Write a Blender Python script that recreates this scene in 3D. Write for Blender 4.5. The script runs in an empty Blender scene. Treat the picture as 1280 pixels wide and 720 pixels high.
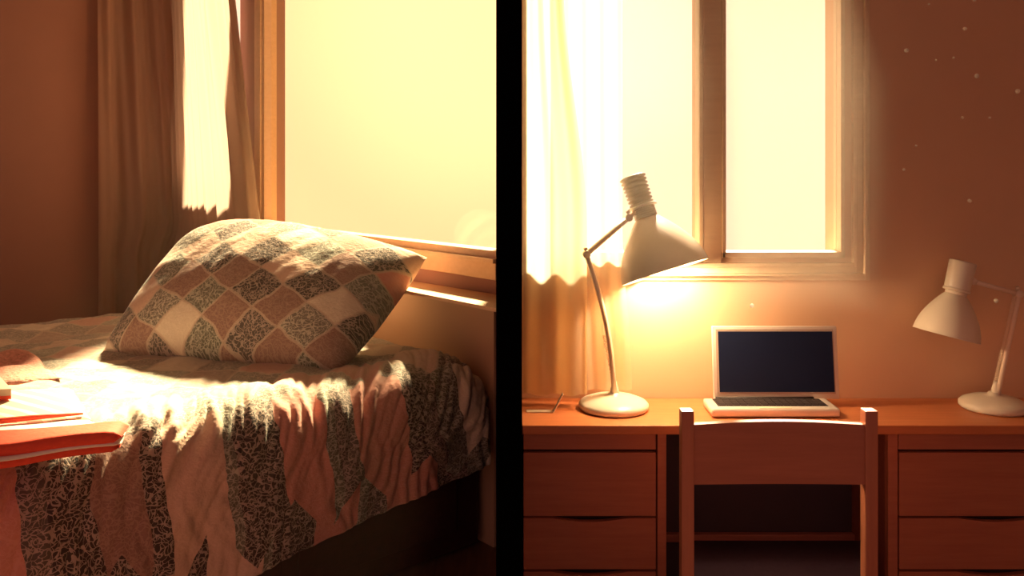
import bpy, bmesh, math, random
from mathutils import Vector, Matrix, noise
random.seed(7)
SC = bpy.context.scene
COL = SC.collection
PI = math.pi

# ------------------------------------------------------------------ camera
F, HX, HY, EYE = 1050.0, 640.0, 210.0, 1.5
cam_d = bpy.data.cameras.new('camera'); cam = bpy.data.objects.new('camera', cam_d); COL.objects.link(cam)
cam.location = (0, 0, EYE); cam.rotation_euler = (PI/2, 0, 0)
cam_d.sensor_width = 36; cam_d.lens = F/1280*36; cam_d.shift_y = -(360-HY)/1280
cam_d.clip_start = .05; cam_d.clip_end = 200
SC.camera = cam
SC.view_settings.view_transform = 'Standard'; SC.view_settings.look = 'None'
SC.view_settings.exposure = 0.0; SC.view_settings.gamma = 1.0
SC.view_settings.use_curve_mapping = False
HAZE_STUDY, HAZE_BED = .15, .006

# ------------------------------------------------------------------ world: bright hazy morning sky on the sun side, dim behind
w = bpy.data.worlds.new('sky'); SC.world = w; w.use_nodes = True
nt = w.node_tree; nt.nodes.clear()
tc = nt.nodes.new('ShaderNodeTexCoord'); sep = nt.nodes.new('ShaderNodeSeparateXYZ')
nt.links.new(tc.outputs['Generated'], sep.inputs[0])
mr = nt.nodes.new('ShaderNodeMapRange'); mr.interpolation_type = 'SMOOTHSTEP'
mr.inputs['From Min'].default_value = -.1; mr.inputs['From Max'].default_value = .55
nt.links.new(sep.outputs['Y'], mr.inputs['Value'])
mx = nt.nodes.new('ShaderNodeMix'); mx.data_type = 'RGBA'
mx.inputs['A'].default_value = (.52, .235, .20, 1); mx.inputs['B'].default_value = (2.25, 1.52, 1.0, 1)
nt.links.new(mr.outputs['Result'], mx.inputs['Factor'])
# a paler patch of sky towards the sun
dt = nt.nodes.new('ShaderNodeVectorMath'); dt.operation = 'DOT_PRODUCT'
SUN_TO = Vector((.17, 1.0, .97)).normalized()
dt.inputs[1].default_value = Vector((-.02, 1.0, .20)).normalized()
nt.links.new(tc.outputs['Generated'], dt.inputs[0])
m2 = nt.nodes.new('ShaderNodeMapRange'); m2.interpolation_type = 'SMOOTHSTEP'
m2.inputs['From Min'].default_value = .955; m2.inputs['From Max'].default_value = 1.0
nt.links.new(dt.outputs['Value'], m2.inputs['Value'])
mx2 = nt.nodes.new('ShaderNodeMix'); mx2.data_type = 'RGBA'
mx2.inputs['B'].default_value = (2.9, 2.1, 1.35, 1)
nt.links.new(m2.outputs['Result'], mx2.inputs['Factor']); nt.links.new(mx.outputs['Result'], mx2.inputs['A'])
bg = nt.nodes.new('ShaderNodeBackground'); bg.inputs['Strength'].default_value = .62
out = nt.nodes.new('ShaderNodeOutputWorld')
nt.links.new(mx2.outputs['Result'], bg.inputs['Color']); nt.links.new(bg.outputs[0], out.inputs['Surface'])

# ------------------------------------------------------------------ sun
sd = bpy.data.lights.new('sun', 'SUN'); sun = bpy.data.objects.new('sun', sd); COL.objects.link(sun)
sd.energy = 30; sd.color = (1, .82, .62); sd.angle = math.radians(5)
sun.rotation_euler = SUN_TO.to_track_quat('Z', 'Y').to_euler()
sun.location = (1, 8, 5)

# ------------------------------------------------------------------ geometry helpers
A = Vector((.756, .655, 0)).normalized()      # along the bed, foot to head
B = Vector((-A.y, A.x, 0))                    # across the bed, away from the camera
W0 = Vector((-.036, 3.32, 0))                 # where the bedroom window wall meets the divider

def P(px, py, d): return Vector(((px-HX)*d/F, d, EYE-(py-HY)*d/F))
def bm_new(): return bmesh.new()
def prop(o, label=None, cat=None, group=None, kind=None):
    if label: o['label'] = label
    if cat: o['category'] = cat
    if group: o['group'] = group
    if kind: o['kind'] = kind
    return o
def obj(name, bm, mat, parent=None, smooth=False, label=None, cat=None, group=None, kind=None):
    me = bpy.data.meshes.new(name)
    bmesh.ops.recalc_face_normals(bm, faces=bm.faces)
    bm.to_mesh(me); bm.free()
    if smooth:
        for p in me.polygons: p.use_smooth = True
    o = bpy.data.objects.new(name, me); COL.objects.link(o)
    me.materials.append(mat)
    if parent:
        o.parent = parent
        o.matrix_parent_inverse = Matrix.Translation(parent.location).inverted()
    return prop(o, label, cat, group, kind)
def empty(name, loc, label=None, cat=None, group=None, kind=None):
    o = bpy.data.objects.new(name, None); COL.objects.link(o); o.location = loc
    o.empty_display_size = .05
    return prop(o, label, cat, group, kind)
def box(bm, x0, x1, y0, y1, z0, z1, bev=0, M=None):
    b = bmesh.new()
    vs = [b.verts.new((x, y, z)) for x in (x0, x1) for y in (y0, y1) for z in (z0, z1)]
    for f in ((0,1,3,2),(4,6,7,5),(0,4,5,1),(2,3,7,6),(0,2,6,4),(1,5,7,3)): b.faces.new([vs[i] for i in f])
    if bev: bmesh.ops.bevel(b, geom=list(b.edges), offset=bev, segments=2, affect='EDGES', profile=.6)
    if M: bmesh.ops.transform(b, matrix=M, verts=b.verts)
    merge(bm, b)
def merge(bm, b):
    me = bpy.data.meshes.new('tmp'); b.to_mesh(me); b.free(); bm.from_mesh(me); bpy.data.meshes.remove(me)
def frameM(o, ex, ey=None):
    """matrix whose x axis is ex (horizontal), z up, y = z cross x"""
    ez = Vector((0,0,1)); ey = ez.cross(ex)
    M = Matrix((( ex.x, ey.x, 0, o.x), (ex.y, ey.y, 0, o.y), (0, 0, 1, o.z), (0,0,0,1)))
    return M
def axisM(o, axis):
    q = Vector(axis).normalized().to_track_quat('Z', 'Y'); return Matrix.Translation(o) @ q.to_matrix().to_4x4()
def lathe(bm, prof, seg=40, M=None, closed=False):
    b = bmesh.new(); rings = []
    for r, z in prof:
        if r < 1e-6: rings.append([b.verts.new((0,0,z))])
        else: rings.append([b.verts.new((r*math.cos(2*PI*i/seg), r*math.sin(2*PI*i/seg), z)) for i in range(seg)])
    n = len(rings)
    for k in range(n if closed else n-1):
        a, c = rings[k], rings[(k+1) % n]
        for i in range(seg):
            j = (i+1) % seg
            if len(a) == 1 and len(c) == 1: continue
            if len(a) == 1: b.faces.new((a[0], c[i], c[j]))
            elif len(c) == 1: b.faces.new((a[i], a[j], c[0]))
            else: b.faces.new((a[i], a[j], c[j], c[i]))
    if M: bmesh.ops.transform(b, matrix=M, verts=b.verts)
    merge(bm, b)
def tube(bm, pts, r, seg=10):
    pts = [Vector(p) for p in pts]; rs = r if isinstance(r, (list, tuple)) else [r]*len(pts)
    rings = []; b = bmesh.new()
    for i, p in enumerate(pts):
        d = (pts[min(i+1, len(pts)-1)] - pts[max(i-1, 0)]).normalized()
        q = d.to_track_quat('Z', 'Y')
        rings.append([b.verts.new(p + q @ Vector((rs[i]*math.cos(2*PI*k/seg), rs[i]*math.sin(2*PI*k/seg), 0))) for k in range(seg)])
    for a, c in zip(rings, rings[1:]):
        for k in range(seg): b.faces.new((a[k], a[(k+1) % seg], c[(k+1) % seg], c[k]))
    b.faces.new(rings[0][::-1]); b.faces.new(rings[-1])
    merge(bm, b)
def prism(bm, poly, y0, y1):
    """polygon in x,z extruded along y"""
    b = bmesh.new()
    a = [b.verts.new((x, y0, z)) for x, z in poly]; c = [b.verts.new((x, y1, z)) for x, z in poly]
    b.faces.new(a); b.faces.new(c[::-1])
    for i in range(len(poly)): j = (i+1) % len(poly); b.faces.new((a[i], a[j], c[j], c[i]))
    merge(bm, b)
def slab(bm, poly, z0, z1):
    b = bmesh.new()
    a = [b.verts.new((x, y, z0)) for x, y in poly]; c = [b.verts.new((x, y, z1)) for x, y in poly]
    b.faces.new(a); b.faces.new(c[::-1])
    for i in range(len(poly)): j = (i+1) % len(poly); b.faces.new((a[i], a[j], c[j], c[i]))
    merge(bm, b)
def smoothstep(a, b, x):
    t = max(0, min(1, (x-a)/(b-a))); return t*t*(3-2*t)

# ------------------------------------------------------------------ materials
class NB:
    def __init__(s, name):
        s.m = bpy.data.materials.new(name); s.m.use_nodes = True; s.t = s.m.node_tree
        s.b = s.t.nodes['Principled BSDF']; s.o = s.t.nodes['Material Output']
    def n(s, t, **k):
        nd = s.t.nodes.new(t)
        for a, v in k.items(): setattr(nd, a, v)
        return nd
    def l(s, a, b): s.t.links.new(a, b)
    def _in(s, sock, v):
        if isinstance(v, bpy.types.NodeSocket): s.l(v, sock)
        else: sock.default_value = v
    def math(s, op, a, b=0.0, c=0.0):
        nd = s.n('ShaderNodeMath', operation=op)
        s._in(nd.inputs[0], a); s._in(nd.inputs[1], b); s._in(nd.inputs[2], c)
        return nd.outputs[0]
    def mix(s, f, a, b):
        nd = s.n('ShaderNodeMix', data_type='RGBA')
        s._in(nd.inputs['Factor'], f)
        for k, v in (('A', a), ('B', b)):
            s._in(nd.inputs[k], v if isinstance(v, bpy.types.NodeSocket) else (*v, 1))
        return nd.outputs['Result']
    def noise(s, vec, scale, detail=3, rough=.5, dist=0):
        nd = s.n('ShaderNodeTexNoise'); nd.inputs['Scale'].default_value = scale
        nd.inputs['Detail'].default_value = detail; nd.inputs['Roughness'].default_value = rough
        nd.inputs['Distortion'].default_value = dist
        if vec: s.l(vec, nd.inputs['Vector'])
        return nd.outputs['Fac']
    def mapping(s, vec, scale=(1,1,1), rot=(0,0,0)):
        nd = s.n('ShaderNodeMapping'); nd.inputs['Scale'].default_value = scale; nd.inputs['Rotation'].default_value = rot
        s.l(vec, nd.inputs['Vector']); return nd.outputs[0]
    def comb(s, x, y, z=0.0):
        nd = s.n('ShaderNodeCombineXYZ'); s._in(nd.inputs[0], x); s._in(nd.inputs[1], y); s._in(nd.inputs[2], z); return nd.outputs[0]
    def bump(s, h, dist=.002, strength=1):
        nd = s.n('ShaderNodeBump'); nd.inputs['Distance'].default_value = dist; nd.inputs['Strength'].default_value = strength
        s.l(h, nd.inputs['Height']); s.l(nd.outputs[0], s.b.inputs['Normal'])
    def ramp(s, f, stops, const=True):
        nd = s.n('ShaderNodeValToRGB'); cr = nd.color_ramp; cr.interpolation = 'CONSTANT' if const else 'LINEAR'
        while len(cr.elements) > 1: cr.elements.remove(cr.elements[-1])
        for i, (p, c) in enumerate(stops):
            e = cr.elements[0] if i == 0 else cr.elements.new(p)
            e.position = p; e.color = (*c, 1) if not isinstance(c, float) else (c, c, c, 1)
        s.l(f, nd.inputs[0]); return nd.outputs[0]
    def vec(s, which='Object'): return s.n('ShaderNodeTexCoord').outputs[which]

def simple(name, col, rough=.5, var=.08, scale=18, metal=0, bump=0, spec=.5, coat=0):
    m = NB(name); v = m.vec()
    f = m.noise(v, scale, 4)
    c0 = tuple(max(0, c*(1-var)) for c in col); c1 = tuple(min(1, c*(1+var)) for c in col)
    m.l(m.mix(f, c0, c1), m.b.inputs['Base Color'])
    m.b.inputs['Roughness'].default_value = rough; m.b.inputs['Metallic'].default_value = metal
    m.b.inputs['Specular IOR Level'].default_value = spec; m.b.inputs['Coat Weight'].default_value = coat
    if bump: m.bump(f, bump)
    return m.m
def wood(name, c0, c1, rough=.4, scale=(2.2, 30, 30), spec=.5):
    m = NB(name); v = m.mapping(m.vec(), scale)
    f = m.noise(v, 1.6, 5, .55, .35); g = m.noise(v, 6, 3)
    f = m.math('ADD', m.math('MULTIPLY', f, .7), m.math('MULTIPLY', g, .3))
    m.l(m.ramp(f, [(.3, c0), (.7, c1)], False), m.b.inputs['Base Color'])
    m.b.inputs['Roughness'].default_value = rough; m.b.inputs['Specular IOR Level'].default_value = spec
    m.bump(f, .0004)
    return m.m
def cloth(name, col, trans=.4, tcol=None, alpha=1.0, rough=.9):
    m = NB(name); tcol = tcol or col
    m.t.nodes.remove(m.b)
    v = m.vec('UV')
    wv = m.n('ShaderNodeTexWave', wave_type='BANDS', bands_direction='X'); wv.inputs['Scale'].default_value = 90
    m.l(v, wv.inputs['Vector'])
    nz = m.noise(m.mapping(v, (60, 3, 1)), 1, 3)
    f = m.math('ADD', m.math('MULTIPLY', wv.outputs['Fac'], .15), m.math('MULTIPLY', nz, .5))
    dcol = m.mix(f, tuple(c*.86 for c in col), tuple(min(1, c*1.1) for c in col))
    d = m.n('ShaderNodeBsdfDiffuse'); m.l(dcol, d.inputs[0])
    t = m.n('ShaderNodeBsdfTranslucent'); t.inputs[0].default_value = (*tcol, 1)
    mx = m.n('ShaderNodeMixShader'); mx.inputs[0].default_value = trans
    m.l(d.outputs[0], mx.inputs[1]); m.l(t.outputs[0], mx.inputs[2]); o = mx.outputs[0]
    if alpha < 1:
        tr = m.n('ShaderNodeBsdfTransparent'); tr.inputs[0].default_value = (1, .97, .9, 1)
        m3 = m.n('ShaderNodeMixShader'); m3.inputs[0].default_value = alpha
        m.l(tr.outputs[0], m3.inputs[1]); m.l(o, m3.inputs[2]); o = m3.outputs[0]
    m.l(o, m.o.inputs['Surface'])
    return m.m
def glass(name, tint):
    m = NB(name); m.t.nodes.remove(m.b)
    tr = m.n('ShaderNodeBsdfTransparent'); tr.inputs[0].default_value = (*tint, 1)
    gl = m.n('ShaderNodeBsdfGlossy'); gl.inputs['Roughness'].default_value = .05
    mx = m.n('ShaderNodeMixShader'); mx.inputs[0].default_value = .04
    m.l(tr.outputs[0], mx.inputs[1]); m.l(gl.outputs[0], mx.inputs[2]); m.l(mx.outputs[0], m.o.inputs['Surface'])
    return m.m

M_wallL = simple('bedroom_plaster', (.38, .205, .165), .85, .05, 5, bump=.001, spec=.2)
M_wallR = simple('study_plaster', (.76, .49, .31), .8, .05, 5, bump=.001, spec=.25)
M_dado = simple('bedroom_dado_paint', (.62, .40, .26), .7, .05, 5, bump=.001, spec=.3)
M_ceil = simple('ceiling_paint', (.6, .42, .28), .9)
M_floor = wood('floor_boards', (.12, .05, .03), (.22, .10, .055), .45, (20, 2, 2))
M_black = simple('black_divider_paint', (.0012, .0012, .0014), .95, .0, spec=0)
M_trimL = wood('honey_window_wood', (.72, .47, .27), (.82, .56, .34), .42)
M_trimR = wood('pale_window_wood', (.74, .54, .34), (.82, .62, .40), .5)
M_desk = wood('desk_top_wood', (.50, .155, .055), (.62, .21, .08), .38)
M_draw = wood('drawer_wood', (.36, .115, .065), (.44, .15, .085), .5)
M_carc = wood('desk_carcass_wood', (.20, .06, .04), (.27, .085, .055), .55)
M_gap = simple('drawer_recess_shade', (.02, .008, .006), .9)  # near-black carries the shade of the drawer gaps in its colour
M_chair = wood('chair_wood', (.43, .155, .085), (.53, .20, .11), .42, (30, 30, 2.2))
M_chairrail = wood('chair_rail_wood', (.40, .14, .08), (.48, .175, .10), .42)
M_seat = simple('dark_seat_fabric', (.022, .012, .018), 1, .2, 60, spec=0)
M_bedwood = wood('bed_base_wood', (.035, .008, .007), (.06, .014, .012), .5)
M_mattress = simple('mattress_ticking', (.45, .36, .3), .9)
M_lampA = simple('lamp_taupe_enamel', (.60, .44, .29), .38, .06, 30)
M_lampAcap = simple('lamp_brown_ribbed_metal', (.27, .165, .10), .42, .15, 40)
M_lampArm = simple('lamp_bronzed_arm', (.88, .68, .46), .35, .1, 30)
M_cream = simple('cream_enamel', (.80, .72, .58), .32, .04, 20)
M_creamD = simple('cream_arm_enamel', (.85, .69, .53), .38, .06, 20)
M_inner = simple('lamp_inner_white', (.9, .85, .75), .5, .02)
M_lapt = simple('laptop_pale_metal', (.78, .70, .62), .32, .03, 40, metal=.15)
M_screen = simple('switched_off_screen', (.012, .018, .05), .45, .1, 3, spec=.08)
M_key = simple('keyboard_black', (.03, .02, .02), .6)
M_red = simple('red_woven_trim', (.80, .085, .04), .8, .15, 60, bump=.002)
M_curtL = cloth('taupe_curtain', (.43, .30, .245), .38, (.85, .58, .36))
M_curtR = cloth('study_drape', (.74, .56, .38), .62, (.95, .78, .5))
M_sheer = cloth('sheer_panel', (.9, .8, .62), .6, (.98, .86, .6), .62)
M_glassL = glass('bedroom_glass', (1, .96, .80))
M_glassR = glass('study_glass', (1, .995, .96))
M_dust = cloth('dust_fluff', (.95, .9, .8), .5)
M_bulb = NB('lit_bulb'); M_bulb.b.inputs['Emission Color'].default_value = (1, .78, .45, 1)
M_bulb.b.inputs['Emission Strength'].default_value = 14; M_bulb = M_bulb.m

def quilt_mat(name, cell, rot, side_stops=None, side_h=.5, sun_wash=0.0, wob_s=.3):
    """patchwork of printed and plain fabrics, from the cloth's own UV (metres)"""
    m = NB(name); uv = m.vec('UV')
    wob = m.n('ShaderNodeTexNoise'); wob.inputs['Scale'].default_value = 6; m.l(uv, wob.inputs['Vector'])
    sub = m.n('ShaderNodeVectorMath', operation='SUBTRACT'); m.l(wob.outputs['Color'], sub.inputs[0]); sub.inputs[1].default_value = (.5, .5, .5)
    sc = m.n('ShaderNodeVectorMath', operation='SCALE'); m.l(sub.outputs[0], sc.inputs[0]); sc.inputs['Scale'].default_value = cell*wob_s
    ad = m.n('ShaderNodeVectorMath', operation='ADD'); m.l(uv, ad.inputs[0]); m.l(sc.outputs[0], ad.inputs[1])
    rv = m.mapping(ad.outputs[0], (1/cell[0] if isinstance(cell, tuple) else 1/cell,)*2 + (1,), (0, 0, rot))
    sp = m.n('ShaderNodeSeparateXYZ'); m.l(rv, sp.inputs[0])
    fx, fy = m.math('FLOOR', sp.outputs[0]), m.math('FLOOR', sp.outputs[1])
    wn = m.n('ShaderNodeTexWhiteNoise', noise_dimensions='2D'); m.l(m.comb(fx, fy), wn.inputs['Vector'])
    chk = m.math('MODULO', m.math('ABSOLUTE', m.math('ADD', fx, fy)), 2)
    # even cells: prints; odd cells: plains, with some exchange
    sel = m.math('ADD', m.math('MULTIPLY', chk, .5), m.math('MULTIPLY', wn.outputs['Value'], .5))
    ex, ey = m.math('FRACT', sp.outputs[0]), m.math('FRACT', sp.outputs[1])
    edge = m.math('MINIMUM', m.math('MINIMUM', ex, m.math('SUBTRACT', 1, ex)), m.math('MINIMUM', ey, m.math('SUBTRACT', 1, ey)))
    seam = m.math('LESS_THAN', edge, .035)
    s2 = m.n('ShaderNodeSeparateXYZ'); m.l(uv, s2.inputs[0])
    if side_stops:
        wv = m.math('MULTIPLY', m.math('SINE', m.math('MULTIPLY', s2.outputs[1], 13)), .014)
        nz = m.math('MULTIPLY', m.math('SUBTRACT', m.noise(uv, 5, 2), .5), .05)
        uu = m.math('DIVIDE', m.math('ADD', m.math('ADD', s2.outputs[0], wv), nz), 3.0)
        side = m.ramp(uu, side_stops)
        # lower band of the border: patches shifted along and cut on a zigzag
        tri = m.math('PINGPONG', m.math('ADD', s2.outputs[0], .07), .13)
        zz = m.math('LESS_THAN', s2.outputs[1], m.math('ADD', .02, m.math('MULTIPLY', tri, 1.25)))
        side2 = m.ramp(m.math('ADD', uu, .033), side_stops)
        ms = m.n('ShaderNodeMix', data_type='FLOAT'); m.l(zz, ms.inputs['Factor']); m.l(side, ms.inputs['A']); m.l(side2, ms.inputs['B'])
        side = ms.outputs['Result']
        low = m.math('LESS_THAN', m.math('ADD', s2.outputs[1], m.math('MULTIPLY', nz, 2)), side_h)
        mm = m.n('ShaderNodeMix', data_type='FLOAT'); m.l(low, mm.inputs['Factor']); m.l(sel, mm.inputs['A']); m.l(side, mm.inputs['B'])
        sel = mm.outputs['Result']
        seam = m.math('MULTIPLY', seam, m.math('SUBTRACT', 1, low))
    # fabrics by selector: 0 dark floral, .15 sage scribble, .35 grey floral, .5 pink, .65 cream, .82 brown-mauve
    base = m.ramp(sel, [(0, (.055, .040, .038)), (.14, (.16, .155, .125)), (.30, (.115, .095, .085)), (.44, (.20, .175, .15)),
                        (.5, (.62, .27, .215)), (.64, (.66, .46, .36)), (.78, (.30, .17, .145)), (.92, (.74, .64, .52))])
    line = m.ramp(sel, [(0, (.42, .33, .28)), (.14, (.46, .44, .37)), (.30, (.44, .34, .30)), (.44, (.55, .5, .42)),
                        (.5, (.66, .31, .25)), (.64, (.70, .50, .40)), (.78, (.40, .25, .2)), (.92, (.78, .68, .56))])
    v1 = m.n('ShaderNodeTexVoronoi', feature='DISTANCE_TO_EDGE'); v1.inputs['Scale'].default_value = 72
    dv = m.noise(uv, 30, 3)
    m.l(m.n('ShaderNodeVectorMath', operation='ADD').outputs[0], v1.inputs['Vector'])
    vadd = v1.inputs['Vector'].links[0].from_node
    m.l(uv, vadd.inputs[0]); m.l(m.comb(m.math('MULTIPLY', dv, .05), m.math('MULTIPLY', m.noise(uv, 24, 2), .05)), vadd.inputs[1])
    l1 = m.math('LESS_THAN', v1.outputs['Distance'], .055)
    w1 = m.n('ShaderNodeTexWave', wave_type='RINGS'); w1.inputs['Scale'].default_value = 6; w1.inputs['Distortion'].default_value = 22
    w1.inputs['Detail'].default_value = 1.5; w1.inputs['Detail Scale'].default_value = 3; m.l(uv, w1.inputs['Vector'])
    l2 = m.math('GREATER_THAN', w1.outputs['Fac'], .93)
    v3 = m.n('ShaderNodeTexVoronoi'); v3.inputs['Scale'].default_value = 46; m.l(uv, v3.inputs['Vector'])
    l3 = m.math('LESS_THAN', v3.outputs['Distance'], .17)
    pat = m.math('MINIMUM', m.math('ADD', m.math('ADD', l1, l2), l3), 1)
    c = m.mix(pat, base, line)
    c = m.mix(m.math('MULTIPLY', seam, .7), c, (.62, .48, .38))
    if sun_wash:   # upper side tinted paler: sunlit brightness put into the colour
        wm = m.math('MULTIPLY', m.math('SMOOTH_MIN', 1.0, m.math('MAXIMUM', m.math('MULTIPLY', m.math('SUBTRACT', s2.outputs[1], side_h-.05), 8), 0), .1), sun_wash)
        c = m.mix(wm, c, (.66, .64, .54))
    m.l(c, m.b.inputs['Base Color'])
    m.b.inputs['Roughness'].default_value = .85; m.b.inputs['Specular IOR Level'].default_value = .25
    m.b.inputs['Sheen Weight'].default_value = .15
    h = m.math('ADD', m.math('MULTIPLY', m.noise(uv, 38, 4, .6), 1.0), m.math('MULTIPLY', pat, .15))
    m.bump(h, .006, .8)
    return m.m

# ------------------------------------------------------------------ the shell
ZC = 3.3
TC = 3.50                               # length of the bedroom window wall
C = W0 + B*TC
LW_end = C - A*4.6
def poly2(pts): return [(p[0], p[1]) for p in pts]
bm = bm_new(); slab(bm, poly2([(-.036, -.6), W0, C, LW_end, (-4.2, -.6)]), -.12, 0)
slab(bm, [(.025, -.6), (2.3, -.6), (2.3, 2.78), (.025, 2.78)], -.12, 0)
obj('floor', bm, M_floor, kind='structure')
bm = bm_new(); slab(bm, poly2([(-.036, -.6), W0, C, LW_end, (-4.2, -.6)]), ZC, ZC+.1)
slab(bm, [(.025, -.6), (2.3, -.6), (2.3, 2.78), (.025, 2.78)], ZC, ZC+.1)
obj('ceiling', bm, M_ceil, kind='structure')
bm = bm_new(); box(bm, -.036, .0225, 1.9, 3.62, -.12, ZC+.1)  # stands for the black bar dividing two separate views, built as a wall
obj('wall_divider', bm, M_black, kind='structure')

def wall_holes(name, M, length, th, holes, mat, z0=-.12, z1=ZC+.1):
    """local x along the wall, local y outward (0..th); holes = (x0,x1,za,zb) side by side"""
    bm = bm_new(); x = 0
    for (a, b, za, zb) in holes:
        if a > x: box(bm, x, a, 0, th, z0, z1, M=M)
        box(bm, a, b, 0, th, z0, za, M=M); box(bm, a, b, 0, th, zb, z1, M=M); x = b
    if x < length: box(bm, x, length, 0, th, z0, z1, M=M)
    return obj(name, bm, mat, kind='structure')
# bedroom window wall: local x = B reversed so that y (z cross x) points outward
ML = frameM(C, -B)                       # x from the corner to the divider, y = z x (-B) = A : outward
LB = TC
def lx(t): return TC - t
WZ0, WZ1, WT = 1.17, 3.1, 2.20
wall_holes('wall_window_side', ML, TC-.012, .14, [(lx(3.36), lx(2.53), 1.40, 3.1), (lx(WT), TC-.012, WZ0-.045, WZ1)], M_wallL)  # first opening: unseen, added behind the curtain to backlight it
MLw = frameM(C, -A)                      # left wall, x towards the camera; y = z x (-A) = -B ; so outward is +B
bm = bm_new(); box(bm, -.14, 4.6, -.14, 0, -.12, ZC+.1, M=MLw)
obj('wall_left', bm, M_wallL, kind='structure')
# study walls
DW = 2.78
def sx(px): return (px-HX)*DW/F
def sz(py): return EYE-(py-HY)*DW/F
MR = frameM(Vector((.0235, DW, 0)), Vector((1, 0, 0)))
h1 = (.045, sx(878)); h2 = (sx(901), sx(1054)); hz = (sz(322), 2.45)
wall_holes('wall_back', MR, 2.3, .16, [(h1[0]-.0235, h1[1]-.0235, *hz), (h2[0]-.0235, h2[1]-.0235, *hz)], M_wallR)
bm = bm_new(); box(bm, 2.3, 2.42, -.6, DW+.16, -.12, ZC+.1)
obj('wall_right', bm, M_wallR, kind='structure')

# bedroom window
win = empty('window_1', W0+B*1.1+Vector((0,0,WZ0)), kind='structure')
bm = bm_new()
def lbox(bm, t0, t1, o0, o1, z0, z1, bev=.003): box(bm, lx(t1), lx(t0), o0, o1, z0, z1, bev, ML)
for a, b, o, zz in ((.10, .03, .012, 0), (.06, .0, .03, 0)):
    pass
# stepped casing: left jamb and sill rails
lbox(bm, WT-.005, WT+.075, -.022, .05, WZ0-.10, WZ1+.08)
lbox(bm, WT-.035, WT-.003, -.010, .07, WZ0-.03, WZ1+.03)
lbox(bm, .02, WT+.075, -.022, .10, WZ0-.115, WZ0-.035)
lbox(bm, .02, WT+.09, -.034, .02, WZ0-.048, WZ0-.030)
lbox(bm, .02, WT-.003, -.010, .07, WZ0-.032, WZ0)
lbox(bm, .02, WT+.075, -.022, .05, WZ1, WZ1+.08)
obj('window_frame', bm, M_trimL, win)
bm = bm_new(); lbox(bm, .02, WT-.03, .035, .039, WZ0, WZ1, 0); obj('window_pane', bm, M_glassL, win)
# thick lower wall with sunlit ledge behind the bed head
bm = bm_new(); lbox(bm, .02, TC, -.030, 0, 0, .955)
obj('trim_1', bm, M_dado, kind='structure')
bm = bm_new(); lbox(bm, .02, TC, -.052, 0, .956, .982, .006)
sp = [W0 - A*.03 + B*.62, W0 - A*.215 + B*.62, W0 - A*.215 - B*(.215*A.x/(-B.x)), W0]
slab(bm, [(p.x, p.y) for p in sp], .983, .996)
obj('trim_2', bm, M_trimL, kind='structure')

# study window
win = empty('window_2', (sx(890), DW, hz[0]), kind='structure')
bm = bm_new()
z0 = hz[0]
def ring(bm, xa, xb, za, zb, w_, y0, y1, sides='lrb'):
    if 'l' in sides: box(bm, xa-w_, xa, y0, y1, za-w_, zb, .002)
    if 'r' in sides: box(bm, xb, xb+w_, y0, y1, za-w_, zb, .002)
    box(bm, xa, xb, y0, y1, za-w_, za, .002)
px = 2.78/1050
ring(bm, .030, sx(1064), sz(328), 2.5, 5*px, DW-.020, DW+.01, 'r')
ring(bm, .026, sx(1069), sz(333), 2.5, 8*px, DW-.012, DW+.01, 'r')
ring(bm, .026, sx(1077), sz(341), 2.5, 3*px, DW-.026, DW+.01, 'r')
ring(bm, .026, sx(1080), sz(344), 2.5, 6*px, DW-.010, DW+.01, 'r')
obj('window_casing', bm, M_trimR, win)
for (a, b, nm) in ((HX+.045*F/DW, 878, 'window_sash'), (901, 1054, 'window_sash')):
    bm = bm_new()
    xa, xb = sx(a), sx(b); q = .014
    box(bm, xa, xa+q, DW-.016, DW+.05, hz[0], hz[1], .003); box(bm, xb-q, xb, DW-.016, DW+.05, hz[0], hz[1], .003)
    box(bm, xa, xb, DW-.016, DW+.05, hz[0], hz[0]+.020, .003); box(bm, xa, xb, DW-.016, DW+.05, hz[1]-.02, hz[1], .003)
    obj(nm, bm, M_trimR, win)
    bm = bm_new(); box(bm, xa+q, xb-q, DW+.02, DW+.024, hz[0]+.02, hz[1]-.02); obj('window_pane', bm, M_glassR, win)
bm = bm_new(); box(bm, sx(878), sx(901), DW-.012, DW+.01, sz(328), 2.5, .003); obj('window_mullion', bm, M_trimR, win)

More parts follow.
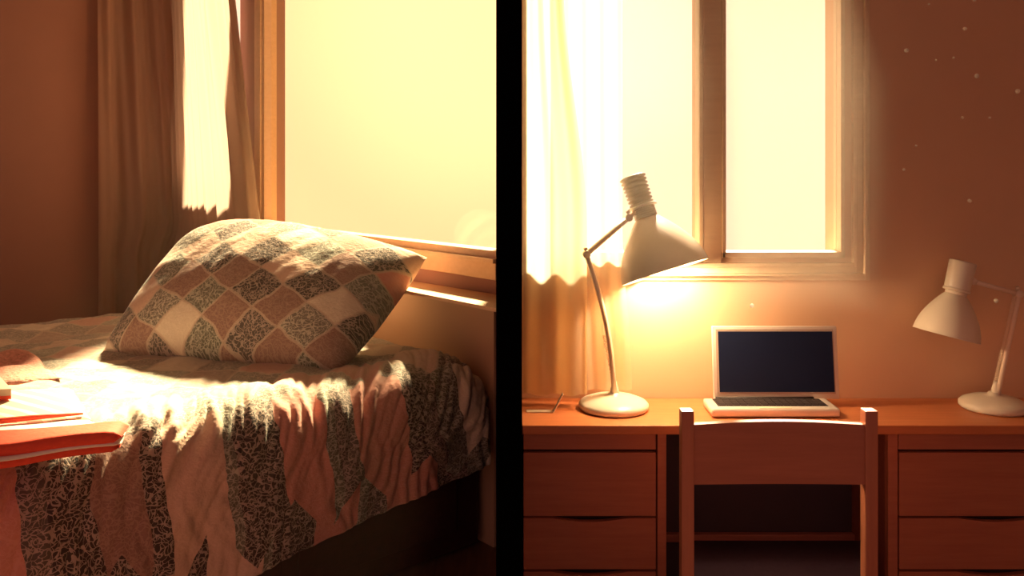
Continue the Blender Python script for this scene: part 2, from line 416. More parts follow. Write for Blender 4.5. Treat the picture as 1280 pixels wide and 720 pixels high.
# ------------------------------------------------------------------ curtains
def curtain(name, mat, fn, z0, z1, nu, nz, label, cat, thick=.0):
    """fn(a, z) -> Vector on the cloth, a in 0..1"""
    b = bmesh.new(); uvl = b.loops.layers.uv.new('UVMap'); g = []
    for j in range(nz+1):
        z = z0+(z1-z0)*j/nz
        g.append([b.verts.new(fn(i/nu, z)) for i in range(nu+1)])
    for j in range(nz):
        for i in range(nu):
            f = b.faces.new((g[j][i], g[j][i+1], g[j+1][i+1], g[j+1][i]))
            for lp, (a_, c_) in zip(f.loops, ((i, j), (i+1, j), (i+1, j+1), (i, j+1))):
                lp[uvl].uv = (a_/nu*1.2, z0+(z1-z0)*c_/nz)
    return obj(name, b, mat, smooth=True, label=label, cat=cat)
LC = C - A*.60                            # left end of the drawn-back curtain, on the left wall
def curtL(a, z):
    off = .10
    # right edge slants in towards the top
    tr = 1.97 + .42*max(0, min(1, (z-1.15)/1.6))
    tr = max(tr, 2.30 - .33*smoothstep(.9, 1.15, z))
    p0 = LC - B*off; p1 = C - B*off*1.2 - A*off*1.2; p2 = W0 + B*tr - A*off
    l0 = (p1-p0).length; l1 = (p2-p1).length; s = a*(l0+l1)
    if s < l0: p = p0.lerp(p1, s/l0)
    else: p = p1.lerp(p2, (s-l0)/l1)
    k = smoothstep(l0-.2, l0+.2, s)
    nrm = (-B*(1-k) - A*k).normalized()
    am = .030*(.55+.45*math.sin(a*9+1))
    fold = am*math.sin(a*2*PI*8.5 + .5*math.sin(z*1.3)) + .010*math.sin(a*2*PI*21+z)
    p = p + nrm*(fold+.01)
    return Vector((p.x, p.y, z))
curtain('curtain', M_curtL, curtL, .06, 3.15, 260, 40, 'taupe curtain drawn back in the bedroom corner beside the pillow', 'curtain')
bm = bm_new(); tube(bm, [LC - B*.10 - A*.05 + Vector((0,0,3.17)), C - B*.1 - A*.1 + Vector((0,0,3.17)), W0 + B*.05 - A*.10 + Vector((0,0,3.17))], .012)
obj('curtain_rod', bm, M_trimL, label='slim wooden rod carrying the taupe bedroom curtain', cat='curtain rod')

def edge_px(py, pts):
    for (y0, x0), (y1, x1) in zip(pts, pts[1:]):
        if py <= y1: return x0 + (x1-x0)*(py-y0)/(y1-y0)
    return pts[-1][1]
DR = 2.69
def curtR(a, z):
    e = .165 + (.075)*(1-smoothstep(1.3, 2.1, z))          # narrows to the top
    x = .035 + (e-.035+.0)*a
    y = DR + .014*math.sin(a*2*PI*2.2 + .6 + .25*math.sin(z*2)) - .01*a
    return Vector((x, y, z))
curtain('drape', M_curtR, curtR, .775, 2.6, 120, 50, 'tan drape hanging at the study window between black divider and tall lamp', 'curtain')
def curtS(a, z):
    e1 = .36 + .03*(1-smoothstep(.8, 1.3, z)) + .10*smoothstep(1.35, 2.4, z)*0
    x = .13 + (e1-.13)*a
    y = DR + .038 + .008*math.sin(a*2*PI*4 + z*.6)
    return Vector((x, y, z))
curtain('sheer_curtain', M_sheer, curtS, .78, 2.6, 90, 40, 'thin see-through cream curtain glowing behind the tall desk lamp', 'curtain')
bm = bm_new(); tube(bm, [(.03, DR, 2.62), (2.0, DR, 2.62)], .012); obj('curtain_rod', bm, M_trimR, label='slim rod carrying drape and sheer at the study window', cat='curtain rod')

# ------------------------------------------------------------------ bed
BO = W0 - A*.056 + Vector((-.002, -.015, 0))      # head corner on the camera side, at the floor
BL, BW, ZT = 3.0, 2.14, .75
def bed(u, v, z): return BO - A*u + B*v + Vector((0, 0, z))
def u_of(px):
    r = (px-640)/1050; return (BO.y*r - BO.x)/(A.y*r - A.x)
bedo = empty('bed', bed(1.2, 1, 0), 'wide bed on a dark red-brown wooden base with its head to the bedroom window', 'bed')
MB = Matrix((( -A.x, B.x, 0, BO.x), (-A.y, B.y, 0, BO.y), (0, 0, 1, 0), (0,0,0,1)))
bm = bm_new(); box(bm, .004, BL, .075, BW, .02, .44, .01, MB); obj('bed_base', bm, M_bedwood, bedo)
bm = bm_new()
for k in range(4): box(bm, .12+k*.72, .12+k*.72+.66, .062, .078, .10, .40, .006, MB)
obj('base_panel', bm, M_bedwood, bedo)
bm = bm_new(); box(bm, .05, BL, .07, BW, .44, .68, .05, MB); obj('mattress', bm, M_mattress, bedo)

def cell(px0): return u_of(px0)/3.0
seq = [(0, .95), (580, .16), (552, .36), (536, .02), (512, .52), (450, .34), (424, .2), (412, .55), (356, .02), (300, .16), (287, .66), (212, .03), (186, .80), (128, .01), (66, .35), (30, .55), (-60, .02), (-160, .6), (-300, .2)]
stops = [(0.0 if i == 0 else max(.002, cell(p)), float(v)) for i, (p, v) in enumerate(seq)]
stops = [(min(.999, p), v) for p, v in stops]
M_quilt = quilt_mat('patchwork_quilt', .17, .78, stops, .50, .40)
M_pill = quilt_mat('patchwork_pillow', .135, .0, wob_s=.5)

def quilt():
    b = bmesh.new(); uvl = b.loops.layers.uv.new('UVMap')
    side, r = .30, .20
    S = side + r*PI/2 + (BW - r) + .02
    nu, ns = 460, 330
    def pos(u, s):
        hem = max(.19, .365 - .135*u)
        zs0 = ZT - r
        if s < side: k = s/side; v, z = -.012*(1-k), hem + (zs0-hem)*k; nv, nz = -1.0, .1
        elif s < side + r*PI/2:
            th = (s-side)/r; v, z = r - r*math.cos(th), zs0 + r*math.sin(th); nv, nz = -math.cos(th), math.sin(th)
        else: v, z = r + (s-side-r*PI/2), ZT; nv, nz = 0, 1
        top = smoothstep(side*.4, side+r*1.4, s)
        # head end: rounded down towards the wall, more so at the top
        R = .03 + .15*top
        if u < R:
            k = (R-u)/R; dz = R*(1-math.sqrt(max(0, 1-k*k*.98)))*.75*top
            z -= dz; v += .10*(1-top)*k*k*0 + .06*k*k*(1-top)
        # far edge falls away
        if v > BW-.15: z -= .12*((v-(BW-.15))/.15)**2
        # ---- relief
        q = Vector((u, s, 0))
        d = .020*noise.noise(q*2.3) + .010*noise.noise(q*6.1+Vector((3, 1, 0)))
        em = math.exp(-((s-(side+.16))/.22)**2)              # creases pulled over the near edge
        qq = Vector((u*13 + s*5.5 + 1.6*noise.noise(q*3), s*1.6, .4))
        n1 = noise.noise(qq); rid = 1-abs(n1)*2.2
        d += em*.021*max(-.3, rid)
        q3 = Vector((u*30 + s*16 + 2.2*noise.noise(q*4), s*3.2, 7.7)); r3 = 1-abs(noise.noise(q3))*2.6
        d += em*.016*max(-.2, r3)*(.5+.5*noise.noise(Vector((u*2.5, 3, 1)))+.3)
        qq2 = Vector((u*55 + s*26, s*5, 2.4)); d += em*.005*noise.noise(qq2)
        tm = smoothstep(side+r*1.2, side+r*1.57+.25, s)
        d += tm*(.007*(1-abs(noise.noise(Vector((u*5+s*2, s*9-u*2, 1.))))*2.5) + .003*noise.noise(q*28))
        sm = 1-smoothstep(side*.6, side+.08, s)
        q4 = Vector((u*17 + 1.5*noise.noise(q*5), s*6+u*3, 9)); d += sm*.010*max(-.3, 1-abs(noise.noise(q4))*2.6)
        d += sm*(.008*math.sin(u*21+math.sin(s*7)) + .008*noise.noise(Vector((u*9, s*3.5, 5))) + .003*noise.noise(q*22))
        p = bed(u, v + nv*d, z + nz*d)
        return p
    g = [[b.verts.new(pos(.0 + BL*i/nu, S*j/ns)) for i in range(nu+1)] for j in range(ns+1)]
    for j in range(ns):
        for i in range(nu):
            f = b.faces.new((g[j][i], g[j][i+1], g[j+1][i+1], g[j+1][i]))
            for lp, (a_, c_) in zip(f.loops, ((i, j), (i+1, j), (i+1, j+1), (i, j+1))):
                lp[uvl].uv = (BL*a_/nu, S*c_/ns)
    bmesh.ops.recalc_face_normals(b, faces=b.faces)
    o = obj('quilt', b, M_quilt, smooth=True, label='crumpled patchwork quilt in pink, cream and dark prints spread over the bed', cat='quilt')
    md = o.modifiers.new('thick', 'SOLIDIFY'); md.thickness = .012; md.offset = 0
    return o
quilt()

# ------------------------------------------------------------------ pillow
def pillow(name, c00, c10, c11, c01, th, mat, label):
    b = bmesh.new(); uvl = b.loops.layers.uv.new('UVMap'); n = 64
    nrm = (c10-c00).cross(c01-c00).normalized()
    W, H = ((c10-c00).length+(c11-c01).length)/2, ((c01-c00).length+(c11-c10).length)/2
    def pos(a, c, sgn):
        p = c00.lerp(c10, a).lerp(c01.lerp(c11, a), c)
        x, y = 2*a-1, 2*c-1
        e = max(0, (1-x*x))*max(0, (1-y*y))
        bul = e**.40
        # edges pulled in between the corners
        cen = (c00+c10+c11+c01)/4
        pull = .04*(1-x*x)*(abs(y)**3) + .02*(1-y*y)*(abs(x)**3)
        p = p.lerp(cen, pull)
        kk = max(0, 1-math.hypot(a, 1-c)/.32); p = p.lerp(cen, .16*kk*kk)
        p = p + (c01-c00).normalized()*(.035*(1-x*x)*(y if y > 0 else -.0)*abs(y)) + (c00-c01).normalized()*(.03*(1-x*x)*(max(0, -y))**2)
        q = Vector((a*W, c*H, sgn))
        wr = (.010*noise.noise(q*5)+.007*(1-2*abs(noise.noise(Vector((q.x*14, q.y*6, sgn))))) )*min(1, e*4)
        return p + nrm*sgn*(th*bul + wr)
    for sgn in (1, -1):
        g = [[b.verts.new(pos(i/n, j/n, sgn)) for i in range(n+1)] for j in range(n+1)]
        for j in range(n):
            for i in range(n):
                f = b.faces.new((g[j][i], g[j][i+1], g[j+1][i+1], g[j+1][i]))
                for lp, (a_, c_) in zip(f.loops, ((i, j), (i+1, j), (i+1, j+1), (i, j+1))):
                    # slanted so that the patches lie as diamonds
                    x, y = W*a_/n, H*c_/n
                    lp[uvl].uv = (x*.80 - y*.50 + .2, y*.95 + x*.42 + .1)
    bmesh.ops.remove_doubles(b, verts=b.verts, dist=.0004)
    return obj(name, b, mat, smooth=True, label=label, cat='pillow')
pillow('pillow', P(128, 441, 3.40), P(424, 464, 3.12), P(534, 322, 3.47), P(254, 276, 3.86), .205, M_pill,
       'plump patchwork pillow of pink and dark printed diamonds leaning at the bed head')

# ------------------------------------------------------------------ folded throw with red edges, lace cloth, small box
def onbed(px, py, z=ZT+.01): d = F*(EYE-z)/(py-HY); return P(px, py, d)
def sheet_prism(bm, quad, z0, z1, n=26, wav=.0, taper=0):
    """thin soft slab over a quad given as 4 ground points (near-left, near-right, far-right, far-left)"""
    b = bmesh.new()
    top, bot = [], []
    for j in range(n+1):
        rt, rb = [], []
        for i in range(n+1):
            a, c = i/n, j/n
            p = quad[0].lerp(quad[1], a).lerp(quad[3].lerp(quad[2], a), c)
            e = min(1, 12*min(a, 1-a, c, 1-c)+.0); e = math.sqrt(e*(2-e))
            h = (z1-z0)*.5*e
            wv = wav*noise.noise(Vector((p.x*7, p.y*7, z0*9)))
            mid = (z0+z1)/2 + wv
            rt.append(b.verts.new((p.x, p.y, mid+h))); rb.append(b.verts.new((p.x, p.y, mid-h)))
        top.append(rt); bot.append(rb)
    for j in range(n):
        for i in range(n):
            b.faces.new((top[j][i], top[j][i+1], top[j+1][i+1], top[j+1][i])); b.faces.new((bot[j][i], bot[j+1][i], bot[j+1][i+1], bot[j][i+1]))
    bmesh.ops.remove_doubles(b, verts=b.verts, dist=.0005)
    merge(bm, b)
thr = empty('folded_throw', onbed(60, 545), 'folded cream striped throw with thick red-orange edges on the bed', 'throw')
mth = NB('striped_cream_cloth'); v = mth.vec()
rv = mth.mapping(v, (1, 1, 1), (0, 0, -1.0)); spx = mth.n('ShaderNodeSeparateXYZ'); mth.l(rv, spx.inputs[0])
st = mth.math('GREATER_THAN', mth.math('FRACT', mth.math('MULTIPLY', spx.outputs[0], 22)), .62)
mth.l(mth.mix(st, (.62, .50, .36), (.86, .76, .6)), mth.b.inputs['Base Color']); mth.b.inputs['Roughness'].default_value = .9
mth.bump(st, .003); M_stripe = mth.m
zb = ZT+.022
q = [onbed(-150, 598, zb+.02), onbed(150, 556, zb+.02), onbed(158, 538, zb+.02), onbed(-150, 572, zb+.02)]
bm = bm_new(); sheet_prism(bm, q, zb, zb+.026, wav=.008); obj('lower_fold', bm, M_red, thr, True)
q2 = [onbed(-150, 592, zb+.036), onbed(152, 552, zb+.036), onbed(157, 538, zb+.036), onbed(-150, 556, zb+.036)]
bm = bm_new(); sheet_prism(bm, q2, zb+.024, zb+.036, wav=.008); obj('cream_piping', bm, M_inner, thr, True)
q3 = [onbed(-150, 572, zb+.066), onbed(152, 539, zb+.066), onbed(162, 524, zb+.066), onbed(-150, 548, zb+.066)]
bm = bm_new(); sheet_prism(bm, q3, zb+.034, zb+.066, wav=.008); obj('upper_fold', bm, M_red, thr, True)
q5 = [onbed(-150, 556, zb+.066), onbed(146, 528, zb+.066), onbed(120, 516, zb+.066), onbed(-150, 530, zb+.066)]
bm = bm_new(); sheet_prism(bm, q5, zb+.022, zb+.052, wav=.006); obj('cream_band', bm, M_inner, thr, True)
q4 = [onbed(-150, 541, zb+.058), onbed(116, 520, zb+.058), onbed(92, 483, zb+.058), onbed(-150, 488, zb+.058)]
bm = bm_new(); sheet_prism(bm, q4, zb+.030, zb+.058, wav=.006); obj('striped_panel', bm, M_stripe, thr, True)
bm = bm_new(); tube(bm, [onbed(-150, 536, zb+.066), onbed(-30, 529, zb+.064), onbed(40, 522, zb+.064), onbed(104, 517, zb+.062)], [.008, .008, .007, .003]); obj('red_stripe', bm, M_red, thr, True)
M_lace = simple('rose_lace', (.66, .30, .24), .9, .45, 70, bump=.006)
q = [onbed(-150, 492), onbed(78, 481), onbed(42, 450), onbed(-150, 440)]
bm = bm_new(); sheet_prism(bm, q, ZT+.014, ZT+.036, wav=.035); obj('shawl', bm, M_lace, smooth=True, label='crumpled rose-red lacy shawl lying behind the folded throw', cat='shawl')
nb = empty('notebook', onbed(-20, 490, zb+.06), 'small patterned notebook with red edge lying on the striped throw', 'notebook')
q = [onbed(-90, 498, .85), onbed(14, 492, .85), onbed(-2, 474, .85), onbed(-90, 476, .85)]
bm = bm_new(); slab(bm, [(p.x, p.y) for p in q], zb+.062, zb+.072); obj('back_cover', bm, M_red, nb)
bm = bm_new(); slab(bm, [(p.x, p.y) for p in q], zb+.0725, zb+.092); obj('cover', bm, M_pill, nb)

# ------------------------------------------------------------------ desk
DT, DF = .74, 2.478                        # desk top height, front edge
desk = empty('desk', (.8, 2.63, 0), 'long reddish wooden desk with drawer pedestals under the study window', 'desk')
def fx(px, d): return (px-HX)*d/F
def fz(py, d): return EYE-(py-HY)*d/F
X0, X1 = .03, 2.05
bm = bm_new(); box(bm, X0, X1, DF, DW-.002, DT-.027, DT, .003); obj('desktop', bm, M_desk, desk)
dp = DF+.012                               # plane of the drawer fronts
for (pa, pb, sa, sb) in ((.034, fx(820, dp), fx(820, dp)+.004, fx(833, dp)), (fx(1124, dp), 2.02, fx(1110, dp), fx(1124, dp)-.004)):
    bm = bm_new()
    xs0, xs1 = min(pa, sa), max(pb, sb)
    box(bm, sa, sb, dp, dp+.022, .0, DT-.028, .002); obj('stile', bm, M_draw, desk); bm = bm_new()
    box(bm, sa, sb, dp+.0225, DW-.01, .0, DT-.028, .001)
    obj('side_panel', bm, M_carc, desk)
    if pa > .1: bm = bm_new(); box(bm, xs1, xs1+.02, dp, DW-.01, 0, DT-.028, .002); obj('side_panel', bm, M_carc, desk)
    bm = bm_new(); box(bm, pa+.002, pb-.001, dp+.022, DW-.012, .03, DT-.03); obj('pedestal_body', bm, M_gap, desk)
    bm = bm_new(); box(bm, pa, pb, dp+.004, dp+.02, fz(562.5, dp), DT-.028, .001); obj('top_rail', bm, M_draw, desk)
    for y0, y1, scoop in ((566, 645, 0), (648, 711.5, 1), (715, 790, 1)):
        za, zb_ = fz(y1, dp), fz(y0, dp)
        c = (pa+pb)/2 if pa < .1 else pa+.29
        top = [(pb-.0005, zb_)]
        if scoop:
            hw = .115
            for k in range(17):
                x = c+hw-2*hw*k/16; top.append((x, zb_ - .011*math.sin(PI*k/16)))
        top.append((pa+.0005, zb_))
        bm = bm_new(); prism(bm, [(pa+.0005, za), (pb-.0005, za)]+top, dp, dp+.018)
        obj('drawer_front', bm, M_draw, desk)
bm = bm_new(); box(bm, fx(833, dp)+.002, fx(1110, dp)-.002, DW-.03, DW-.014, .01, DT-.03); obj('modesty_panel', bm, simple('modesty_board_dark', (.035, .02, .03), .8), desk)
bm = bm_new(); box(bm, fx(833, dp)+.002, fx(1110, dp)-.002, DW-.055, DW-.032, .285, .31, .003); obj('foot_rail', bm, M_carc, desk)

# ------------------------------------------------------------------ chair
CD = 2.12
ch = empty('desk_chair', (fx(975, CD), 2.3, 0), 'square-backed reddish wooden chair pushed up to the desk', 'chair')
xl, xr = fx(852, CD), fx(1098, CD); pw = fx(868, CD)-xl
for xa in (xl, xr-pw):
    bm = bm_new(); box(bm, xa, xa+pw, CD, CD+.034, .002, fz(514, CD), .0035); obj('back_post', bm, M_chair, ch)
# back rail, slightly bowed
bm = bm_new(); b = bmesh.new(); n = 24; g = []
za, zb_ = fz(607, CD), fz(532, CD)
for i in range(n+1):
    a = i/n; x = xl+pw+(xr-xl-2*pw)*a; bow = .005*math.sin(PI*a)
    crown = .007*math.sin(PI*a)
    g.append([b.verts.new((x, y, z)) for y, z in ((CD+.006+bow, za), (CD+.006+bow, zb_+crown), (CD+.026+bow, zb_+crown), (CD+.026+bow, za))])
for i in range(n):
    for k in range(4): b.faces.new((g[i][k], g[i+1][k], g[i+1][(k+1) % 4], g[i][(k+1) % 4]))
b.faces.new(g[0]); b.faces.new(g[-1][::-1]); merge(bm, b)
obj('back_rail', bm, M_chairrail, ch)
SH = .385
for xa in (fx(866, 2.5), fx(1084, 2.5)-pw*.9):
    bm = bm_new(); box(bm, xa, xa+pw*.9, CD+.36, CD+.39, .002, SH-.03, .003); obj('front_leg', bm, M_chair, ch)
bm = bm_new(); box(bm, xl+pw, xr-pw, CD+.004, CD+.03, SH-.06, SH-.022, .002); box(bm, fx(866, 2.5), fx(1084, 2.5), CD+.34, CD+.36, SH-.06, SH-.022, .002)
slab(bm, [(xl+pw-.02, CD+.03), (xl+pw, CD+.03), (fx(868, 2.5)+.02, CD+.35), (fx(868, 2.5), CD+.35)], SH-.06, SH-.022)
slab(bm, [(xr-pw, CD+.03), (xr-pw+.02, CD+.03), (fx(1082, 2.5), CD+.35), (fx(1082, 2.5)-.02, CD+.35)], SH-.06, SH-.022)
obj('seat_frame', bm, M_chair, ch)
bm = bm_new(); b = bmesh.new()
ss = [(xl+pw+.002, CD+.008), (xr-pw-.002, CD+.008), (fx(1090, 2.5), CD+.375), (fx(860, 2.5), CD+.375)]
lo_ = [b.verts.new((x, y, SH-.02)) for x, y in ss]; hi_ = [b.verts.new((x, y, SH+.012)) for x, y in ss]
b.faces.new(lo_); b.faces.new(hi_)
for i in range(4): b.faces.new((lo_[i], lo_[(i+1) % 4], hi_[(i+1) % 4], hi_[i]))
bmesh.ops.recalc_face_normals(b, faces=b.faces); bmesh.ops.bevel(b, geom=list(b.edges), offset=.010, segments=3, affect='EDGES', profile=.5); merge(bm, b); obj('seat', bm, M_seat, ch, True)

# ------------------------------------------------------------------ laptop
LF, LBk = 2.548, 2.672
lp_ = empty('laptop', (fx(971, 2.6), 2.61, DT), 'open pale silver laptop with dark blank screen on the desk', 'laptop')
xa, xb = fx(890, LF), fx(1051, LF)
bm = bm_new(); box(bm, xa, xb, LF, LBk, DT+.003, DT+.029, .008); obj('laptop_base', bm, M_lapt, lp_, True)
bm = bm_new()
box(bm, xa+.026, xb-.026, LF+.030, LBk-.014, DT+.0285, DT+.0298)
kx = (xb-xa-.06)/15
for r_ in range(5):
    for k in range(15):
        x = xa+.03+k*kx; y = LF+.034+r_*.0145
        if r_ == 0 and 4 < k < 9 : pass
        box(bm, x+.0015, x+kx-.0015, y, y+.012, DT+.0298, DT+.0325, .0008)
obj('keyboard', bm, M_key, lp_)
bm = bm_new(); box(bm, (xa+xb)/2-.05, (xa+xb)/2+.05, LF+.006, LF+.026, DT+.0286, DT+.0294); obj('trackpad', bm, M_creamD, lp_)
bm = bm_new(); tube(bm, [(xa+.04, LBk-.006, DT+.029), (xb-.04, LBk-.006, DT+.029)], .005); obj('hinge', bm, M_key, lp_, True)
lidM = Matrix.Translation((0, LBk-.004, DT+.022)) @ Matrix.Rotation(math.radians(-7), 4, 'X')
Hl = (fz(408, 2.69)-DT-.022)/math.cos(math.radians(7))
la, lb = fx(891, 2.68), fx(1048, 2.68)
bm = bm_new(); box(bm, la, lb, 0, .007, .004, Hl, .003, lidM); obj('lid', bm, M_lapt, lp_, True)
bm = bm_new()
bz = .0045; bx_ = .018
box(bm, la+.012, lb-.012, -.0012, .0002, .020, Hl-.010, 0, lidM); obj('bezel', bm, simple('laptop_bezel', (.50, .38, .30), .4), lp_)
bm = bm_new(); box(bm, la+.0195, lb-.0155, -.0022, -.001, .026, Hl-.017, 0, lidM); obj('screen', bm, M_screen, lp_)

# ------------------------------------------------------------------ lamps
def ball(bm, c, r): lathe(bm, [(r*math.sin(PI*k/12), -r*math.cos(PI*k/12)) for k in range(13)], 20, Matrix.Translation(c))
def lamp(name, label, base_px, D, br, arm_lo, elbow, wrist, rim_c, axis, rimR, Hs, cap, mats, ribbed, lit, double_lo):
    base_m, arm_m, shade_m, cap_m = mats
    bx0 = fx(base_px, D)
    r0 = empty(name, (bx0, D, DT), label, 'lamp', None)
    bm = bm_new(); lathe(bm, [(0, .001), (br*.95, .001), (br, .006), (br*1.0, .016), (br*.93, .024), (br*.70, .034), (br*.35, .042), (.018, .045), (.016, .052), (0, .052)], 56, Matrix.Translation((bx0, D, DT)))
    obj('base', bm, base_m, r0, True)
    lo = P(*arm_lo, D); el = P(*elbow, D); wr = P(*wrist, D)
    bm = bm_new(); lathe(bm, [(0, 0), (.015, 0), (.014, .012), (.009, .03), (.007, .04), (0, .04)], 24, Matrix.Translation((lo.x, D, DT+.046)))
    obj('stem_socket', bm, base_m, r0, True)
    n = (el-lo).normalized()
    bend = n.cross(Vector((0, 1, 0))).normalized()
    bowd = -.018 if double_lo else 0
    for dy in (-.0085, .0085):
        bm = bm_new()
        pts = [lo.lerp(el, k/8) + bend*bowd*math.sin(PI*k/8) + Vector((0, dy, 0)) for k in range(9)]
        tube(bm, pts, .0075, 12); obj('lower_arm', bm, arm_m, r0, True)
        bm = bm_new(); tube(bm, [el+Vector((0, dy*.8, 0)), wr+Vector((0, dy*.8, 0))], .0072, 12); obj('upper_arm', bm, arm_m, r0, True)
    # spring along the lower arm
    bm = bm_new(); pts = []
    s0, s1 = lo.lerp(el, .12), lo.lerp(el, .42); d = (s1-s0)
    u = bend; vv = Vector((0, 1, 0))
    for k in range(161):
        th = k/160*2*PI*16; pts.append(s0 + d*k/160 + bend*(bowd*.8+.0) + (u*math.cos(th)+vv*math.sin(th))*.0052 + bend*.010)
    tube(bm, pts, .0011, 6); obj('spring', bm, arm_m, r0, True)
    for c in (el, wr):
        bm = bm_new(); lathe(bm, [(0, -.016), (.011, -.016), (.012, -.013), (.012, .013), (.011, .016), (0, .016)], 24, axisM(c, (0, 1, 0))); obj('joint', bm, arm_m, r0, True)
        bm = bm_new(); k_ = c + Vector((.001, -.006, .014)); lathe(bm, [(0, -.004), (.006, -.004), (.0065, .004), (0, .004)], 16, axisM(k_+Vector((-.004, 0, .004)), (-.5, -.2, .8))); obj('wing_nut', bm, arm_m, r0, True)
    # shade: axis points from cap to opening
    ax = Vector(axis).normalized(); rc = P(*rim_c, D-.005)
    Ms = axisM(rc - ax*Hs, ax)         # z = 0 at neck, Hs at rim
    nr = cap[0]
    prof = []
    for k in range(19):
        s = k/18; prof.append((nr + (rimR-nr)*(math.sin(s*PI/2)*.78 + .22*s), Hs*s**1.08))
    th = .0025
    inner = [(max(.001, r-th), z+ (.002 if z < Hs*.9 else 0)) for r, z in prof]
    bm = bm_new(); lathe(bm, prof+[(rimR+.0015, Hs+.003), (rimR-.003, Hs+.003)], 72, Ms); obj('shade', bm, shade_m, r0, True)
    bm = bm_new(); lathe(bm, [(0, .004)]+inner, 72, Ms); obj('shade_lining', bm, M_inner, r0, True)
    # neck + cap behind the shade
    nl, cl = cap[1], cap[2]
    bm = bm_new()
    if ribbed:
        pr = [(0, .004), (nr, .004)]
        for k in range(5): z = -nl*k/5; pr += [(nr*1.0, z-.001), (nr*1.06, z-nl/12), (nr*1.0, z-nl/6)]
        pr += [(nr*.95, -nl), (0, -nl)]
    else: pr = [(0, .004), (nr, .004), (nr*1.02, -nl*.5), (nr, -nl), (0, -nl)]
    lathe(bm, pr, 48, Ms); obj('neck', bm, cap_m if ribbed else shade_m, r0, True)
    bm = bm_new(); lathe(bm, [(nr*.9, -nl+.001), (nr*1.28, -nl), (nr*1.28, -nl-.008), (nr*.9, -nl-.009)], 48, Ms, True); obj('collar_ring', bm, M_cream, r0, True)
    bm = bm_new(); cr = cap[3]; z0_ = -nl-.008
    pr = [(0, z0_)]
    if ribbed:
        N = 8
        for k in range(N): z = z0_-cl*k/N; rr = cr*(1+.10*k/N); pr += [(rr*.84, z), (rr*1.03, z-cl/N*.3), (rr*1.03, z-cl/N*.6), (rr*.84, z-cl/N*.95)]
        pr += [(0, z0_-cl)]
    else: pr += [(cr*.98, z0_), (cr, z0_-.004), (cr*1.06, z0_-cl+.004), (cr*1.02, z0_-cl), (cr*.85, z0_-cl+.003), (0, z0_-cl+.003)]
    lathe(bm, pr, 48, Ms); obj('socket_cap', bm, cap_m, r0, True)
    # bracket from wrist joint to neck
    bm = bm_new(); t = Ms @ Vector((0, 0, -nl-.004)); tube(bm, [wr, t], .006, 12); obj('bracket', bm, arm_m, r0, True)
    # bulb
    bm = bm_new(); bc = Ms @ Vector((0, 0, Hs*.42))
    lathe(bm, [(0, -.045), (.012, -.045), (.013, -.03), (.022, -.012), (.027, .006), (.022, .022), (.012, .031), (0, .034)], 28, axisM(bc, ax))
    obj('bulb', bm, M_bulb if lit else M_inner, r0, True)
    if lit:
        ld = bpy.data.lights.new('lamp_light', 'POINT'); ld.energy = lit; ld.color = (1, .70, .40); ld.shadow_soft_size = .03
        lo_ = bpy.data.objects.new('lamp_light', ld); COL.objects.link(lo_); lo_.location = bc + ax*.055; lo_.parent = r0
        lo_.matrix_parent_inverse = Matrix.Translation(r0.location).inverted()
    return r0
pm = F/2.65
lamp('desk_lamp', 'tall taupe desk lamp with ribbed brown cap, switched on left of the laptop', 767, 2.655, .110, (768, 492), (733, 318), (786, 272), (831, 339),
     (.30, -.20, -.95), 56/pm, .178, (.036, .034, .100, .0385), (M_cream, M_lampArm, M_lampA, M_lampAcap), True, 15.0, True)
lamp('desk_lamp', 'small cream desk lamp with smooth cap, unlit, at the right end of the desk', 1242, 2.655, .100, (1245, 492), (1272, 367), (1214, 351), (1183, 418),
     (-.24, -.04, -.95), 38.5/pm, .130, (.031, .010, .088, .0375), (M_cream, M_creamD, M_cream, M_cream), False, 0, False)

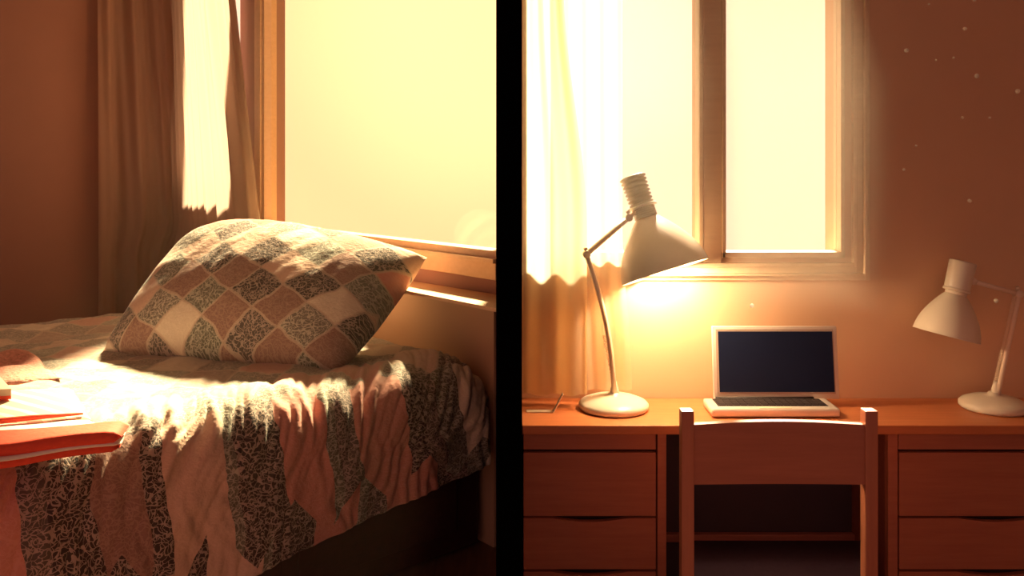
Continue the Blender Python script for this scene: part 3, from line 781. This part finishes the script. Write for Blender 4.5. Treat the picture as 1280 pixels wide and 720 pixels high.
# small folded strip on the desk
st_ = empty('folded_card', P(690, 505, 2.62), 'thin pale folded card strip standing open beside the tall lamp base', 'card')
d = 2.62
bm = bm_new(); box(bm, fx(658, d), fx(692, d), d-.012, d+.012, DT+.0005, DT+.003, .0006); obj('flat_leaf', bm, M_creamD, st_)
bm = bm_new(); MM = Matrix.Translation((fx(692, d), d, DT+.002)) @ Matrix.Rotation(math.radians(28), 4, 'Y'); box(bm, -.0015, .0015, -.012, .012, 0, .062, .0006, MM); obj('upright_leaf', bm, M_inner, st_)

# ------------------------------------------------------------------ dust motes drifting in the study
motes = [(1133, 63, 5), (1206, 36, 4), (1221, 95, 5), (1272, 114, 5), (1203, 147, 3), (1192, 72, 2.5), (1130, 212, 3), (1212, 251, 4), (1237, 147, 2.5),
         (1145, 182, 2.5), (1218, 0, 4), (940, 382, 5), (1245, 376, 5), (1170, 75, 2.2), (1161, 5, 2.2)]
for i, (x, y, r) in enumerate(motes):
    D = 2.15 + .35*random.random(); c = P(x, y, D); rr = r*.55*D/F
    b = bmesh.new(); bmesh.ops.create_icosphere(b, subdivisions=2, radius=rr)
    for v_ in b.verts: v_.co *= 1+.35*noise.noise(v_.co*400+Vector((i, 0, 0)))
    bmesh.ops.translate(b, verts=b.verts, vec=c)
    obj('dust_mote', b, M_dust, label='tiny pale speck of dust floating in the air of the study', cat='dust', group='dust motes in the study', smooth=True)

# ------------------------------------------------------------------ sunlit haze in both rooms
def haze(name, poly, dens, label, zlow=.01):
    hm = bpy.data.materials.new(name); hm.use_nodes = True; t = hm.node_tree; t.nodes.clear()
    vs = t.nodes.new('ShaderNodeVolumeScatter'); vs.inputs['Color'].default_value = (1, .78, .50, 1)
    vs.inputs['Density'].default_value = dens; vs.inputs['Anisotropy'].default_value = .55
    oo = t.nodes.new('ShaderNodeOutputMaterial'); t.links.new(vs.outputs[0], oo.inputs['Volume'])
    bm = bm_new(); slab(bm, poly, zlow, ZC-.01)
    obj('haze', bm, hm, kind='stuff', label=label, cat='haze')
haze('study_haze', [(.03, 2.17), (2.28, 2.17), (2.28, 2.775), (.03, 2.775)], HAZE_STUDY, 'warm sunlit haze of air in front of the study window', 1.12)
haze('bedroom_haze', [(-4.0, 2.0), (-.05, 2.0), (-.05, 3.3), ((C-A*.05).x, (C-A*.05).y), (-4.0, 4.0)], HAZE_BED, 'thin warm haze of sunlit air in the bedroom')
